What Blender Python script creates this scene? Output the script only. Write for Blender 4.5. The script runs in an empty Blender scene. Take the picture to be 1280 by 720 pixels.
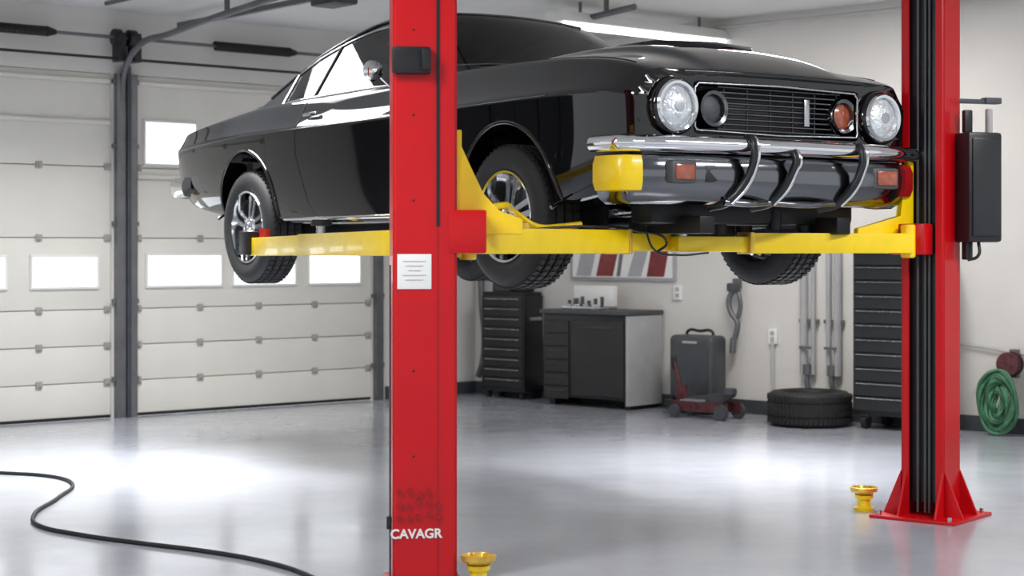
import bpy, bmesh, math, random
from mathutils import Vector, Matrix
from mathutils.bvhtree import BVHTree
random.seed(4)
scene = bpy.context.scene
COL = scene.collection
scene.view_settings.view_transform = 'Standard'

# ---------------------------------------------------------------- materials
def mat(name, col, rough=0.5, metal=0.0, coat=0.0, noise=0.0, nscale=8.0, bump=0.0, bscale=60.0, emit=0.0, spec=0.5, rnoise=0.0):
    m = bpy.data.materials.new(name); m.use_nodes = True
    nt = m.node_tree; b = nt.nodes['Principled BSDF']
    b.inputs['Base Color'].default_value = (*col, 1)
    b.inputs['Roughness'].default_value = rough
    b.inputs['Metallic'].default_value = metal
    b.inputs['Coat Weight'].default_value = coat
    b.inputs['Coat Roughness'].default_value = 0.02
    b.inputs['Specular IOR Level'].default_value = spec
    if emit > 0:
        b.inputs['Emission Color'].default_value = (*col, 1)
        b.inputs['Emission Strength'].default_value = emit
    tc = nt.nodes.new('ShaderNodeTexCoord')
    if noise > 0 or rnoise > 0:
        n = nt.nodes.new('ShaderNodeTexNoise'); n.inputs['Scale'].default_value = nscale
        n.inputs['Detail'].default_value = 5
        nt.links.new(tc.outputs['Object'], n.inputs['Vector'])
        if noise > 0:
            r = nt.nodes.new('ShaderNodeValToRGB')
            r.color_ramp.elements[0].position = 0.3; r.color_ramp.elements[1].position = 0.7
            r.color_ramp.elements[0].color = (*[c*(1-noise) for c in col], 1)
            r.color_ramp.elements[1].color = (*[min(1, c*(1+noise)) for c in col], 1)
            nt.links.new(n.outputs['Fac'], r.inputs['Fac']); nt.links.new(r.outputs['Color'], b.inputs['Base Color'])
        if rnoise > 0:
            mr = nt.nodes.new('ShaderNodeMapRange')
            mr.inputs['To Min'].default_value = max(0, rough-rnoise); mr.inputs['To Max'].default_value = rough+rnoise
            nt.links.new(n.outputs['Fac'], mr.inputs['Value']); nt.links.new(mr.outputs['Result'], b.inputs['Roughness'])
    if bump > 0:
        n2 = nt.nodes.new('ShaderNodeTexNoise'); n2.inputs['Scale'].default_value = bscale
        bp = nt.nodes.new('ShaderNodeBump'); bp.inputs['Strength'].default_value = bump; bp.inputs['Distance'].default_value = 0.01
        nt.links.new(tc.outputs['Object'], n2.inputs['Vector'])
        nt.links.new(n2.outputs['Fac'], bp.inputs['Height']); nt.links.new(bp.outputs['Normal'], b.inputs['Normal'])
    return m

def glassmat(name, tint, rough=0.02):
    m = bpy.data.materials.new(name); m.use_nodes = True
    nt = m.node_tree; nt.nodes.clear()
    o = nt.nodes.new('ShaderNodeOutputMaterial'); mx = nt.nodes.new('ShaderNodeMixShader')
    t = nt.nodes.new('ShaderNodeBsdfTransparent'); g = nt.nodes.new('ShaderNodeBsdfGlossy')
    f = nt.nodes.new('ShaderNodeFresnel'); f.inputs['IOR'].default_value = 1.5
    t.inputs['Color'].default_value = (*tint, 1); g.inputs['Roughness'].default_value = rough
    nt.links.new(f.outputs[0], mx.inputs[0]); nt.links.new(t.outputs[0], mx.inputs[1]); nt.links.new(g.outputs[0], mx.inputs[2])
    nt.links.new(mx.outputs[0], o.inputs[0])
    return m

M = {}
M['paint'] = mat('black_paint', (0.002,0.002,0.0025), 0.03, coat=0.6, spec=0.42, rnoise=0.008, nscale=3)
M['chrome'] = mat('chrome', (0.82,0.83,0.84), 0.05, 1.0, rnoise=0.03, nscale=12)
M['darkchrome'] = mat('dark_chrome', (0.19,0.195,0.205), 0.12, 1.0, rnoise=0.05)
M['grille'] = mat('grille_metal', (0.13,0.13,0.14), 0.28, 0.9, noise=0.15)
M['rubber'] = mat('rubber', (0.012,0.012,0.013), 0.6, bump=0.25, bscale=120, noise=0.2)
M['black'] = mat('black_plastic', (0.010,0.010,0.012), 0.38, noise=0.2, bump=0.05)
M['under'] = mat('underbody', (0.010,0.010,0.012), 0.5, 0.3, noise=0.4, nscale=14)
M['steel'] = mat('brushed_steel', (0.50,0.51,0.53), 0.25, 1.0, rnoise=0.1, nscale=30)
M['grey'] = mat('galvanised_steel', (0.17,0.175,0.185), 0.45, 0.6, noise=0.15)
M['red'] = mat('red_powder_coat', (0.52,0.002,0.006), 0.32, coat=0.12, noise=0.06, nscale=4, bump=0.03, bscale=200, spec=0.35)
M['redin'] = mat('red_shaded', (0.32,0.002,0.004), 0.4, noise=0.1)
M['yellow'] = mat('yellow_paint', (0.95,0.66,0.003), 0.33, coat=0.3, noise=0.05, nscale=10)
M['brass'] = mat('brass', (0.75,0.50,0.08), 0.3, 0.5, noise=0.2, nscale=20)
M['white'] = mat('white_paint', (0.82,0.82,0.80), 0.5, noise=0.03)
M['lens'] = mat('lamp_lens', (0.70,0.73,0.76), 0.10, 0.35, coat=1.0, bump=0.7, bscale=70, noise=0.25, nscale=25)
M['amber'] = mat('amber_lens', (0.34,0.07,0.03), 0.2, coat=1, noise=0.3, nscale=30)
M['glass'] = glassmat('tinted_glass', (0.72,0.74,0.75))
M['wshield'] = glassmat('windshield_glass', (0.16,0.165,0.17))
M['wall'] = mat('wall_paint', (0.69,0.67,0.64), 0.75, noise=0.04, nscale=1.5, bump=0.05, bscale=180)
M['ceil'] = mat('ceiling_paint', (0.74,0.74,0.73), 0.8, noise=0.03, nscale=2)
M['door'] = mat('door_panel', (0.74,0.72,0.66), 0.5, noise=0.035, nscale=2, bump=0.04, bscale=100)
M['seam'] = mat('door_seam', (0.36,0.355,0.33), 0.6, noise=0.1)
M['base'] = mat('baseboard_dark', (0.05,0.055,0.065), 0.45, noise=0.15)
M['pane'] = mat('window_daylight', (0.92,0.96,1.0), 0.3, emit=1.9)
M['seat'] = mat('seat_vinyl', (0.02,0.02,0.022), 0.5, noise=0.2)
M['green'] = mat('green_hose', (0.05,0.17,0.09), 0.5, noise=0.3, nscale=20)
M['darkred'] = mat('dark_red', (0.20,0.018,0.022), 0.4, noise=0.3, nscale=15)
M['jackred'] = mat('worn_red_steel', (0.10,0.025,0.03), 0.4, 0.3, noise=0.5, nscale=25)
M['dgrey'] = mat('dark_grey', (0.06,0.063,0.07), 0.5, noise=0.15)
M['drawer'] = mat('drawer_black', (0.016,0.017,0.019), 0.3, noise=0.15)
M['lgrey'] = mat('light_grey_panel', (0.40,0.40,0.41), 0.5, noise=0.06)
M['tube'] = mat('lamp_tube', (1,1,1), 0.5, emit=3.0)
M['cream'] = mat('cream_conduit', (0.5,0.5,0.48), 0.5, noise=0.05)

# epoxy floor
m = bpy.data.materials.new('epoxy_floor'); m.use_nodes = True
nt = m.node_tree; b = nt.nodes['Principled BSDF']
tc = nt.nodes.new('ShaderNodeTexCoord'); n = nt.nodes.new('ShaderNodeTexNoise')
n.inputs['Scale'].default_value = 0.9; n.inputs['Detail'].default_value = 8; n.inputs['Roughness'].default_value = 0.65
r = nt.nodes.new('ShaderNodeValToRGB')
r.color_ramp.elements[0].color = (0.36,0.38,0.43,1); r.color_ramp.elements[1].color = (0.46,0.48,0.53,1)
r.color_ramp.elements[0].position = 0.35; r.color_ramp.elements[1].position = 0.68
nt.links.new(tc.outputs['Object'], n.inputs['Vector']); nt.links.new(n.outputs['Fac'], r.inputs['Fac'])
nt.links.new(r.outputs['Color'], b.inputs['Base Color'])
n2 = nt.nodes.new('ShaderNodeTexNoise'); n2.inputs['Scale'].default_value = 3.5; n2.inputs['Detail'].default_value = 6
mr = nt.nodes.new('ShaderNodeMapRange'); mr.inputs['To Min'].default_value = 0.12; mr.inputs['To Max'].default_value = 0.28
nt.links.new(tc.outputs['Object'], n2.inputs['Vector']); nt.links.new(n2.outputs['Fac'], mr.inputs['Value'])
nt.links.new(mr.outputs['Result'], b.inputs['Roughness'])
b.inputs['Specular IOR Level'].default_value = 0.75
b.inputs['Coat Weight'].default_value = 0.3; b.inputs['Coat Roughness'].default_value = 0.12
bp = nt.nodes.new('ShaderNodeBump'); bp.inputs['Strength'].default_value = 0.04
nt.links.new(n2.outputs['Fac'], bp.inputs['Height']); nt.links.new(bp.outputs['Normal'], b.inputs['Normal'])
M['floor'] = m

# ---------------------------------------------------------------- helpers
def root(name, loc=(0,0,0), rz=0.0):
    e = bpy.data.objects.new(name, None); e.empty_display_size = 0.2
    e.location = loc; e.rotation_euler = (0,0,rz); COL.objects.link(e); return e

def finish(name, bm, material, parent=None, smooth=True, loc=None, rot=None, angle=0.6):
    bmesh.ops.recalc_face_normals(bm, faces=bm.faces[:])
    me = bpy.data.meshes.new(name); bm.to_mesh(me); bm.free()
    mats = material if isinstance(material, (list,tuple)) else [material]
    for mm in mats: me.materials.append(mm)
    if smooth:
        me.polygons.foreach_set('use_smooth', [True]*len(me.polygons))
        me.set_sharp_from_angle(angle=angle)
    o = bpy.data.objects.new(name, me); COL.objects.link(o)
    if parent is not None: o.parent = parent
    if loc is not None: o.location = loc
    if rot is not None: o.rotation_euler = rot
    return o

def box(name, c, s, material, parent=None, rot=(0,0,0), bevel=0.004, seg=2):
    bm = bmesh.new(); bmesh.ops.create_cube(bm, size=1)
    bmesh.ops.scale(bm, vec=Vector(s), verts=bm.verts)
    if bevel > 0:
        bv = min(bevel, min(s)*0.45)
        bmesh.ops.bevel(bm, geom=bm.edges[:], offset=bv, segments=seg, affect='EDGES', profile=0.6)
    return finish(name, bm, material, parent, loc=c, rot=rot)

def boxes(name, lst, material, parent=None, bevel=0.003, loc=None):
    """many boxes in one mesh; lst of (center,size[,rotz])"""
    bm = bmesh.new()
    for it in lst:
        c, s = it[0], it[1]; rz = it[2] if len(it) > 2 else 0
        t = bmesh.new(); bmesh.ops.create_cube(t, size=1)
        bmesh.ops.scale(t, vec=Vector(s), verts=t.verts)
        if bevel > 0:
            bmesh.ops.bevel(t, geom=t.edges[:], offset=min(bevel, min(s)*0.4), segments=1, affect='EDGES')
        t.transform(Matrix.Translation(Vector(c)) @ Matrix.Rotation(rz, 4, 'Z'))
        me = bpy.data.meshes.new('t'); t.to_mesh(me); t.free(); bm.from_mesh(me); bpy.data.meshes.remove(me)
    return finish(name, bm, material, parent, loc=loc)

def cyl(name, p1, p2, r, material, parent=None, r2=None, seg=32, bevel=0.0):
    p1 = Vector(p1); p2 = Vector(p2); d = p2-p1
    bm = bmesh.new()
    bmesh.ops.create_cone(bm, cap_ends=True, cap_tris=False, segments=seg, radius1=r, radius2=r if r2 is None else r2, depth=d.length)
    if bevel > 0:
        es = [e for e in bm.edges if len(e.link_faces) == 2 and any(len(f.verts) > 4 for f in e.link_faces)]
        bmesh.ops.bevel(bm, geom=es, offset=bevel, segments=2, affect='EDGES')
    q = d.to_track_quat('Z', 'Y')
    bm.transform(Matrix.Translation((p1+p2)/2) @ q.to_matrix().to_4x4())
    return finish(name, bm, material, parent)

def revolve(name, prof, material, parent=None, axis='Y', seg=48, loc=None, rot=None, closed=False, angle=0.6):
    """prof: list of (r, a) ; a along axis"""
    bm = bmesh.new(); rings = []
    for (rr, a) in prof:
        ring = []
        for i in range(seg):
            t = 2*math.pi*i/seg; c, s = math.cos(t)*rr, math.sin(t)*rr
            co = (c, a, s) if axis == 'Y' else ((a, c, s) if axis == 'X' else (c, s, a))
            ring.append(bm.verts.new(co))
        rings.append(ring)
    n = len(rings)
    for j in range(n if closed else n-1):
        A, B = rings[j], rings[(j+1) % n]
        for i in range(seg):
            k = (i+1) % seg
            bm.faces.new((A[i], A[k], B[k], B[i]))
    if not closed:
        if prof[0][0] > 1e-5: bm.faces.new(rings[0])
        if prof[-1][0] > 1e-5: bm.faces.new(rings[-1])
    bmesh.ops.remove_doubles(bm, verts=bm.verts, dist=1e-5)
    return finish(name, bm, material, parent, loc=loc, rot=rot, angle=angle)

def tube(name, pts, r, material, parent=None, smooth=True, cyclic=False, res=8):
    cu = bpy.data.curves.new(name, 'CURVE'); cu.dimensions = '3D'
    cu.bevel_depth = r; cu.bevel_resolution = 4; cu.use_fill_caps = True; cu.resolution_u = res
    if smooth:
        sp = cu.splines.new('BEZIER'); sp.bezier_points.add(len(pts)-1)
        for i, p in enumerate(pts):
            bpnt = sp.bezier_points[i]; bpnt.co = p; bpnt.handle_left_type = bpnt.handle_right_type = 'AUTO'
    else:
        sp = cu.splines.new('POLY'); sp.points.add(len(pts)-1)
        for i, p in enumerate(pts): sp.points[i].co = (*p, 1)
    sp.use_cyclic_u = cyclic
    cu.materials.append(material)
    o = bpy.data.objects.new(name, cu); COL.objects.link(o)
    if parent is not None: o.parent = parent
    return o

def prism(name, poly, vec, material, parent=None, bevel=0.0, loc=None, rot=None):
    """extrude polygon (3D pts) by vec"""
    bm = bmesh.new()
    a = [bm.verts.new(p) for p in poly]; v = Vector(vec)
    b_ = [bm.verts.new(Vector(p)+v) for p in poly]; n = len(a)
    bm.faces.new(a); bm.faces.new(b_)
    for i in range(n): bm.faces.new((a[i], a[(i+1) % n], b_[(i+1) % n], b_[i]))
    if bevel > 0: bmesh.ops.bevel(bm, geom=bm.edges[:], offset=bevel, segments=2, affect='EDGES')
    return finish(name, bm, material, parent, loc=loc, rot=rot)

def beam(name, p1, p2, w, h, material, parent=None, bevel=0.006):
    p1 = Vector(p1); p2 = Vector(p2); d = p2-p1
    rz = math.atan2(d.y, d.x); ry = -math.asin(d.z/d.length)
    return box(name, (p1+p2)/2, (d.length, w, h), material, parent, rot=(0, ry, rz), bevel=bevel)

def text(name, body, size, material, parent, loc, rot, ext=0.001, align='CENTER'):
    cu = bpy.data.curves.new(name, 'FONT'); cu.body = body; cu.size = size; cu.extrude = ext
    cu.align_x = align; cu.align_y = 'CENTER'; cu.offset = 0.0014
    cu.materials.append(material)
    o = bpy.data.objects.new(name, cu); COL.objects.link(o); o.parent = parent
    o.location = loc; o.rotation_euler = rot; return o

def catmull(xs, ys, x):
    n = len(xs)
    for i in range(n-1):
        if (xs[i] <= x <= xs[i+1]) or (xs[i] >= x >= xs[i+1]):
            break
    t = (x-xs[i])/(xs[i+1]-xs[i])
    def slope(k):
        if k <= 0: return (ys[1]-ys[0])/(xs[1]-xs[0])
        if k >= n-1: return (ys[-1]-ys[-2])/(xs[-1]-xs[-2])
        return (ys[k+1]-ys[k-1])/(xs[k+1]-xs[k-1])
    h = xs[i+1]-xs[i]; m0, m1 = slope(i)*h, slope(i+1)*h
    return (2*t**3-3*t*t+1)*ys[i]+(t**3-2*t*t+t)*m0+(-2*t**3+3*t*t)*ys[i+1]+(t**3-t*t)*m1

# ---------------------------------------------------------------- room
CZ = 3.15
C = Vector((-0.33, 15.65, 0)); 
RW = math.atan2(-0.667, 0.745)   # right wall direction
RV = math.atan2(0.645, 0.764)    # door wall direction
def wpt(t, p=0.0, z=0.0): return Vector((-0.33+0.745*t-0.667*p, 15.65-0.667*t-0.745*p, z))
def dpt(u, p=0.0, z=0.0): return Vector((-3.78+0.764*u+0.645*p, 12.74+0.645*u-0.764*p, z))

poly = [(-7.6,9.52,0), (C.x,C.y,0), tuple(wpt(11)), (7.87,-1.5,0), (-7.6,-1.5,0)]
prism('floor', [(p[0],p[1],-0.1) for p in poly], (0,0,0.1), M['floor'])
prism('ceiling', [(p[0],p[1],CZ) for p in poly], (0,0,0.1), M['ceil'])
o = box('wall_right', (0,0,0), (11.2,0.12,CZ), M['wall'], bevel=0); o.location = wpt(5.5,-0.06,CZ/2); o.rotation_euler = (0,0,RW)
o = box('baseboard_right', (0,0,0), (11,0.02,0.11), M['base'], bevel=0.003); o.location = wpt(5.5,0.011,0.055); o.rotation_euler = (0,0,RW)

DH = 2.66
wl = root('wall_left', dpt(0), RV)
def wbox(n, u0, u1, z0, z1, y0=0.0, y1=0.12, mt='wall', par=wl, bev=0):
    return box(n, ((u0+u1)/2, (y0+y1)/2, (z0+z1)/2), (u1-u0, abs(y1-y0), z1-z0), M[mt], par, bevel=bev)
wbox('lintel', -5.0, 4.515, DH, CZ)
wbox('pier_a', -5.0, -1.4, 0, DH)
wbox('pier_b', 0.90, 1.107, 0, DH)
wbox('pier_c', 3.363, 4.6, 0, DH)
b1 = root('baseboard_left', dpt(0), RV)
wbox('base_a', 3.50, 4.50, 0, 0.11, -0.02, -0.001, 'base', b1, 0.003)
wbox('base_b', -5.0, -1.5, 0, 0.11, -0.02, -0.001, 'base', b1, 0.003)

def garage_door(name, u0, u1, toprow, wins):
    rt = root(name, dpt(0), RV)
    secs = [0.012,0.28,0.56,0.84,1.39,1.94,DH]
    for i in range(len(secs)-1):
        z0, z1 = secs[i], secs[i+1]
        box(f'section_{i+1}', ((u0+u1)/2, 0.05, (z0+z1)/2), (u1-u0, 0.045, z1-z0-0.006), M['door'], rt, bevel=0.005)
    wbox('backing', u0, u1, 0.0, DH, 0.075, 0.09, 'seam', rt)
    lst = []
    nst = 4
    for z in secs[1:-1]:
        for k in range(nst+1):
            uu = u0+0.03+(u1-u0-0.06)*k/nst
            lst.append(((uu, 0.018, z), (0.05, 0.02, 0.05)))
            lst.append(((uu, 0.010, z), (0.02, 0.022, 0.03)))
    boxes('hinges', lst, M['seam'], rt, bevel=0.003)
    boxes('struts', [(((u0+u1)/2, 0.008, z), (u1-u0-0.02, 0.035, 0.035)) for z in (DH-0.06, 2.28 if not toprow else 1.94-0.07)], M['door'], rt, bevel=0.008)
    wbox('weather_strip', u0, u1, 0.0, 0.025, 0.02, 0.075, 'black', rt, 0.003)
    k = 0
    for (a, b_, z0, z1) in wins:
        k += 1
        wbox(f'window_pane_{k}', a, b_, z0, z1, 0.018, 0.026, 'pane', rt)
        fr = 0.022
        boxes(f'window_frame_{k}', [(((a+b_)/2, 0.018, z0-fr/2), (b_-a+2*fr, 0.025, fr)), (((a+b_)/2, 0.018, z1+fr/2), (b_-a+2*fr, 0.025, fr)),
              ((a-fr/2, 0.018, (z0+z1)/2), (fr, 0.025, z1-z0)), ((b_+fr/2, 0.018, (z0+z1)/2), (fr, 0.025, z1-z0))], M['white'], rt, bevel=0.004)
    return rt
garage_door('door_1', -1.4, 0.90, False, [(-1.22,-0.64,1.02,1.24),(-0.48,0.04,1.02,1.24),(0.26,0.78,1.02,1.24)])
tr = garage_door('door_2', 1.107, 3.363, True, [(1.22,1.87,1.02,1.25),(2.0,2.58,1.02,1.25),(2.73,3.24,1.02,1.25),
                                       (1.20,1.64,1.98,2.30),(2.0,2.5,1.98,2.30),(2.75,3.2,1.98,2.30)])
def vtrack(n, u, w=0.07):
    boxes(n, [((u, -0.05, DH/2), (w, 0.006, DH)), ((u-w/2, -0.03, DH/2), (0.006, 0.05, DH)), ((u+w/2, -0.03, DH/2), (0.006, 0.05, DH))], M['grey'], tr, bevel=0.001)
    boxes(n+'_brackets', [((u, -0.02, z), (w+0.05, 0.04, 0.035)) for z in (0.3,0.9,1.5,2.1,2.6)], M['grey'], tr, bevel=0.003)
vtrack('track_1', 0.955); vtrack('track_2', 1.065, 0.05); vtrack('track_3', 3.41); 
box('post_dark', (1.012,-0.045,1.36), (0.03,0.06,2.72), M['base'], tr)
for i, u in enumerate((0.97, 3.41)):
    tube(f'overhead_rail_{i}', [(u,-0.04,2.45), (u,-0.07,2.66), (u,-0.25,2.83), (u,-0.8,2.9), (u,-3.2,3.06)], 0.024, M['grey'], tr)
    boxes(f'rail_hanger_{i}', [((u,-1.6,3.05), (0.03,0.03,0.19)), ((u,-2.9,3.10), (0.03,0.03,0.10))], M['grey'], tr)
sp = root('torsion_spring', dpt(0), RV)
cyl('shaft', (-1.4,-0.10,2.93), (3.4,-0.10,2.93), 0.013, M['grey'], sp)
for i, (a, b_, z) in enumerate(((-0.5,0.32,2.93), (1.75,2.45,2.93))):
    pts = []; nturn = 46
    for k in range(nturn*8+1):
        t = k/8*2*math.pi
        pts.append((a+(b_-a)*k/(nturn*8), -0.10+0.033*math.cos(t), z+0.033*math.sin(t)))
    tube(f'coil_{i}', pts, 0.007, M['black'], sp, smooth=False)
    cyl(f'cone_{i}', (b_,-0.1,z), (b_+0.07,-0.1,z), 0.04, M['black'], sp, r2=0.02)
cyl('lower_rod', (-1.4,-0.08,2.77), (3.4,-0.08,2.77), 0.011, M['black'], sp)
boxes('bearing_brackets', [((u,-0.065,2.86), (0.06,0.12,0.22)) for u in (-1.3,0.93,1.06,3.40)], M['black'], sp)
cyl('cable_drum', (0.98,-0.1,2.93), (1.05,-0.1,2.93), 0.065, M['black'], sp, bevel=0.005)
cyl('cable_drum_b', (0.86,-0.1,2.93), (0.92,-0.1,2.93), 0.065, M['black'], sp, bevel=0.005)

def ceil_light(name, p1, p2, z):
    rt = root(name, ((p1[0]+p2[0])/2, (p1[1]+p2[1])/2, z), math.atan2(p2[1]-p1[1], p2[0]-p1[0]))
    L = math.dist(p1, p2)
    prism('housing', [(-L/2,-0.13,0.0), (-L/2,-0.07,0.08), (-L/2,0.07,0.08), (-L/2,0.13,0.0)], (L,0,0), M['white'], rt)
    for y in (-0.06, 0.06): cyl('tube', (-L/2+0.05,y,-0.012), (L/2-0.05,y,-0.012), 0.018, M['tube'], rt)
    boxes('hangers', [((x,0,0.12), (0.02,0.02,0.1)) for x in (-L*0.35, L*0.35)], M['grey'], rt)
    return rt
ceil_light('ceiling_light', (0.3,12.7), (1.7,13.9), 2.98)
ceil_light('ceiling_light', (-2.2,5.0), (-0.8,6.2), 2.98)
ceil_light('ceiling_light', (2.8,5.0), (4.2,6.2), 2.98)
ceil_light('ceiling_light', (-5.6,6.6), (-4.2,7.8), 2.98)
cd = root('ceiling_conduit', (0,0,0))
tube('conduit_a', [wpt(0.2,0.05,3.08), wpt(9,0.05,3.08)], 0.012, M['cream'], cd, smooth=False)
tube('conduit_b', [dpt(0.6,0.5,3.12), dpt(0.6,6,3.12)], 0.018, M['grey'], cd, smooth=False)
go = root('garage_door_opener', dpt(1.4,2.3,3.03), RV)
box('motor_housing', (0,0,0), (0.2,0.3,0.10), M['dgrey'], go, bevel=0.02)
boxes('bracket_straps', [((-0.08,0,0.08),(0.02,0.2,0.08)),((0.08,0,0.08),(0.02,0.2,0.08))], M['grey'], go)
box('drive_rail', (0,1.15,0.03), (0.04,2.0,0.04), M['grey'], go)
lk = root('added_dark_locker', dpt(-4.8,0.02), RV)  # unseen dark cabinets, added so the car's side reflects something dark
boxes('added_locker_bodies', [((0.45+0.92*k,-0.28,1.3), (0.90,0.5,2.55)) for k in range(3)], M['base'], lk, bevel=0.01)
boxes('added_locker_doors', [((0.23+0.46*k,-0.54,1.3), (0.43,0.02,2.4)) for k in range(6)], M['dgrey'], lk, bevel=0.006)
boxes('added_locker_handles', [((0.40+0.46*k-(0.3 if k%2 else 0),-0.56,1.25), (0.02,0.03,0.16)) for k in range(6)], M['steel'], lk)

# ---------------------------------------------------------------- two post lift
lift = root('two_post_lift')
class Post: pass
def mkpost(x, y, deg, ha, hb, lip, sgn):
    p = Post(); p.o = Vector((x,y,0)); t = math.radians(deg); p.A = Vector((math.cos(t),math.sin(t),0)); p.B = Vector((-math.sin(t),math.cos(t),0))
    p.ang = t; p.ha = ha; p.hb = hb; p.lip = lip; p.s = sgn; return p
PL = mkpost(-0.35,6.77,8,0.125,0.10,0.05,1); PR = mkpost(2.04,8.40,52,0.10,0.112,0.042,-1)
A = Vector((0.826,0.563,0)); B = Vector((-0.563,0.826,0)); ANG = math.atan2(0.563,0.826)
def lp(P, a, b_, z): return P.o + P.A*a + P.B*b_ + Vector((0,0,z))
def column(name, P):
    ha, hb, lip, sgn = P.ha, P.hb, P.lip, P.s; t = 0.014
    prof = [(-ha,-hb), (ha,-hb), (ha,-hb+lip), (ha-t,-hb+lip), (ha-t,-hb+t), (-ha+t,-hb+t), (-ha+t,hb-t), (ha-t,hb-t), (ha-t,hb-lip), (ha,hb-lip), (ha,hb), (-ha,hb)]
    bm = bmesh.new()
    vs = [bm.verts.new((a*sgn, b_, 0.012)) for a, b_ in prof]
    f = bm.faces.new(vs); r_ = bmesh.ops.extrude_face_region(bm, geom=[f])
    bmesh.ops.translate(bm, vec=(0,0,3.05), verts=[v for v in r_['geom'] if isinstance(v, bmesh.types.BMVert)])
    ve = [e for e in bm.edges if abs(e.verts[0].co.z-e.verts[1].co.z) > 1 and abs(abs(e.verts[0].co.x)-ha) < 1e-4 and abs(abs(e.verts[0].co.y)-hb) < 1e-4]
    bmesh.ops.bevel(bm, geom=ve, offset=0.012, segments=3, affect='EDGES')
    finish(name, bm, M['red'], lift, loc=P.o, rot=(0,0,P.ang))
column('column_left', PL); column('column_right', PR)
def lbox(n, P, a, b_, z, s, mt, bevel=0.004):
    return box(n, lp(P,a,b_,z), s, M[mt], lift, rot=(0,0,P.ang), bevel=bevel)
lbox('slider_left', PL, 0.03, 0, 1.55, (0.16,0.165,2.95), 'black')
lbox('slider_right', PR, -0.005, 0, 1.55, (0.12,0.19,2.95), 'black')
for k, bb in enumerate((-0.03, -0.008, 0.03)):
    cyl(f'lift_cable_{k}', lp(PR,-0.082,bb,0.03), lp(PR,-0.082,bb,3.0), 0.006, M['dgrey'], lift)
lbox('slot_left', PL, 0.050, -0.1005, 2.20, (0.013,0.006,1.62), 'black', 0)
lbox('seam_left', PL, 0.050, -0.1005, 0.70, (0.004,0.003,1.35), 'redin', 0)
lbox('base_plate_left', PL, 0.0, 0, 0.008, (0.29,0.24,0.016), 'red')
lbox('base_plate_right', PR, 0.0, 0, 0.008, (0.44,0.44,0.016), 'red')
def gus(P, a0, b0, da, db, h, th):
    d = P.A*da+P.B*db
    p0 = lp(P,a0,b0,0.016); tv = Vector((-d.y,d.x,0)).normalized()*th
    prism('gusset', [p0, p0+d, p0+Vector((0,0,h))], tv, M['red'], lift)
for bb in (-0.10, 0.09): gus(PR, -0.1, bb, -0.09, 0, 0.21, 0.012); gus(PR, 0.1, bb, 0.09, 0, 0.21, 0.012)
for aa in (-0.085, 0.085): gus(PR, aa, -0.112, 0, -0.09, 0.21, 0.012); gus(PR, aa, 0.112, 0, 0.09, 0.21, 0.012)
for aa in (-0.19, 0.19):
    for bb in (-0.18, 0.18): cyl('anchor_bolt', lp(PR,aa,bb,0.014), lp(PR,aa,bb,0.035), 0.011, M['steel'], lift, seg=6)
lbox('carriage_left', PL, 0.165, 0.0, 1.37, (0.15,0.21,0.17), 'red', 0.01)
lbox('carriage_left_upper', PL, 0.135, 0.03, 1.52, (0.03,0.13,0.5), 'yellow', 0.006)
lbox('carriage_right', PR, -0.13, 0.04, 1.35, (0.10,0.18,0.15), 'red', 0.01)
prism('stay_left', [lp(PL,0.125,0.02,1.72), lp(PL,0.15,0.02,1.72), lp(PL,0.24,0.02,1.52), lp(PL,0.30,0.02,1.455), lp(PL,0.40,0.02,1.42), lp(PL,0.40,0.02,1.36), lp(PL,0.125,0.02,1.36)], PL.B*0.03, M['yellow'], lift, bevel=0.003)
pr0 = Vector((1.935,8.36,0))
prism('stay_right', [pr0+A*a_+Vector((0,0,z_)) for a_, z_ in ((0.02,1.76),(-0.01,1.76),(-0.05,1.60),(-0.07,1.46),(-0.36,1.40),(-0.36,1.34),(0.02,1.34))], B*0.03, M['yellow'], lift, bevel=0.003)
pvL = PL.o+A*0.19+B*-0.03; pvR = PR.o+A*-0.19+B*-0.03
for nm, pv in (('left', pvL), ('right', pvR)):
    cyl('arm_pivot_'+nm, pv+Vector((0,0,1.26)), pv+Vector((0,0,1.42)), 0.035, M['yellow'], lift, bevel=0.005)
ZA = 1.335
def P3(x, y, z): return Vector((x, y, z))
meetL = P3(0.70,7.98,ZA)
beam('front_arm_left_outer', pvL+P3(0,0,ZA), P3(0.47,7.70,ZA), 0.13, 0.105, M['yellow'], lift)
beam('front_arm_left_inner', P3(0.30,7.50,ZA), meetL, 0.09, 0.078, M['yellow'], lift)
beam('front_arm_right_outer', pvR+P3(0,0,ZA-0.005), P3(1.10,8.05,ZA-0.005), 0.13, 0.095, M['yellow'], lift)
beam('front_arm_right_inner', P3(1.25,8.12,ZA-0.01), P3(0.74,7.90,ZA-0.01), 0.09, 0.072, M['yellow'], lift)
box('arm_stop_a', P3(0.475,7.705,ZA), (0.02,0.14,0.112), M['brass'], lift, rot=(0,0,math.atan2(0.9,0.65)))
box('arm_stop_b', P3(1.09,8.045,ZA-0.005), (0.02,0.14,0.102), M['brass'], lift, rot=(0,0,math.atan2(0.3,0.8)))
cyl('arm_lock_gear', P3(0.03,7.18,ZA+0.05), P3(0.03,7.18,ZA+0.075), 0.05, M['brass'], lift, bevel=0.004)
beam('rear_arm_left_outer', lp(PL,-0.02,0.10,ZA-0.008), P3(-1.0,8.5,ZA-0.012), 0.12, 0.105, M['yellow'], lift)
rearE = P3(-1.42,9.62,ZA-0.02)
beam('rear_arm_left_inner', P3(-0.85,8.1,ZA-0.012), rearE, 0.09, 0.10, M['yellow'], lift)
box('rear_arm_tip', rearE+P3(-0.02,0.02,0.02), (0.13,0.12,0.13), M['black'], lift, rot=(0,0,ANG))
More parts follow.
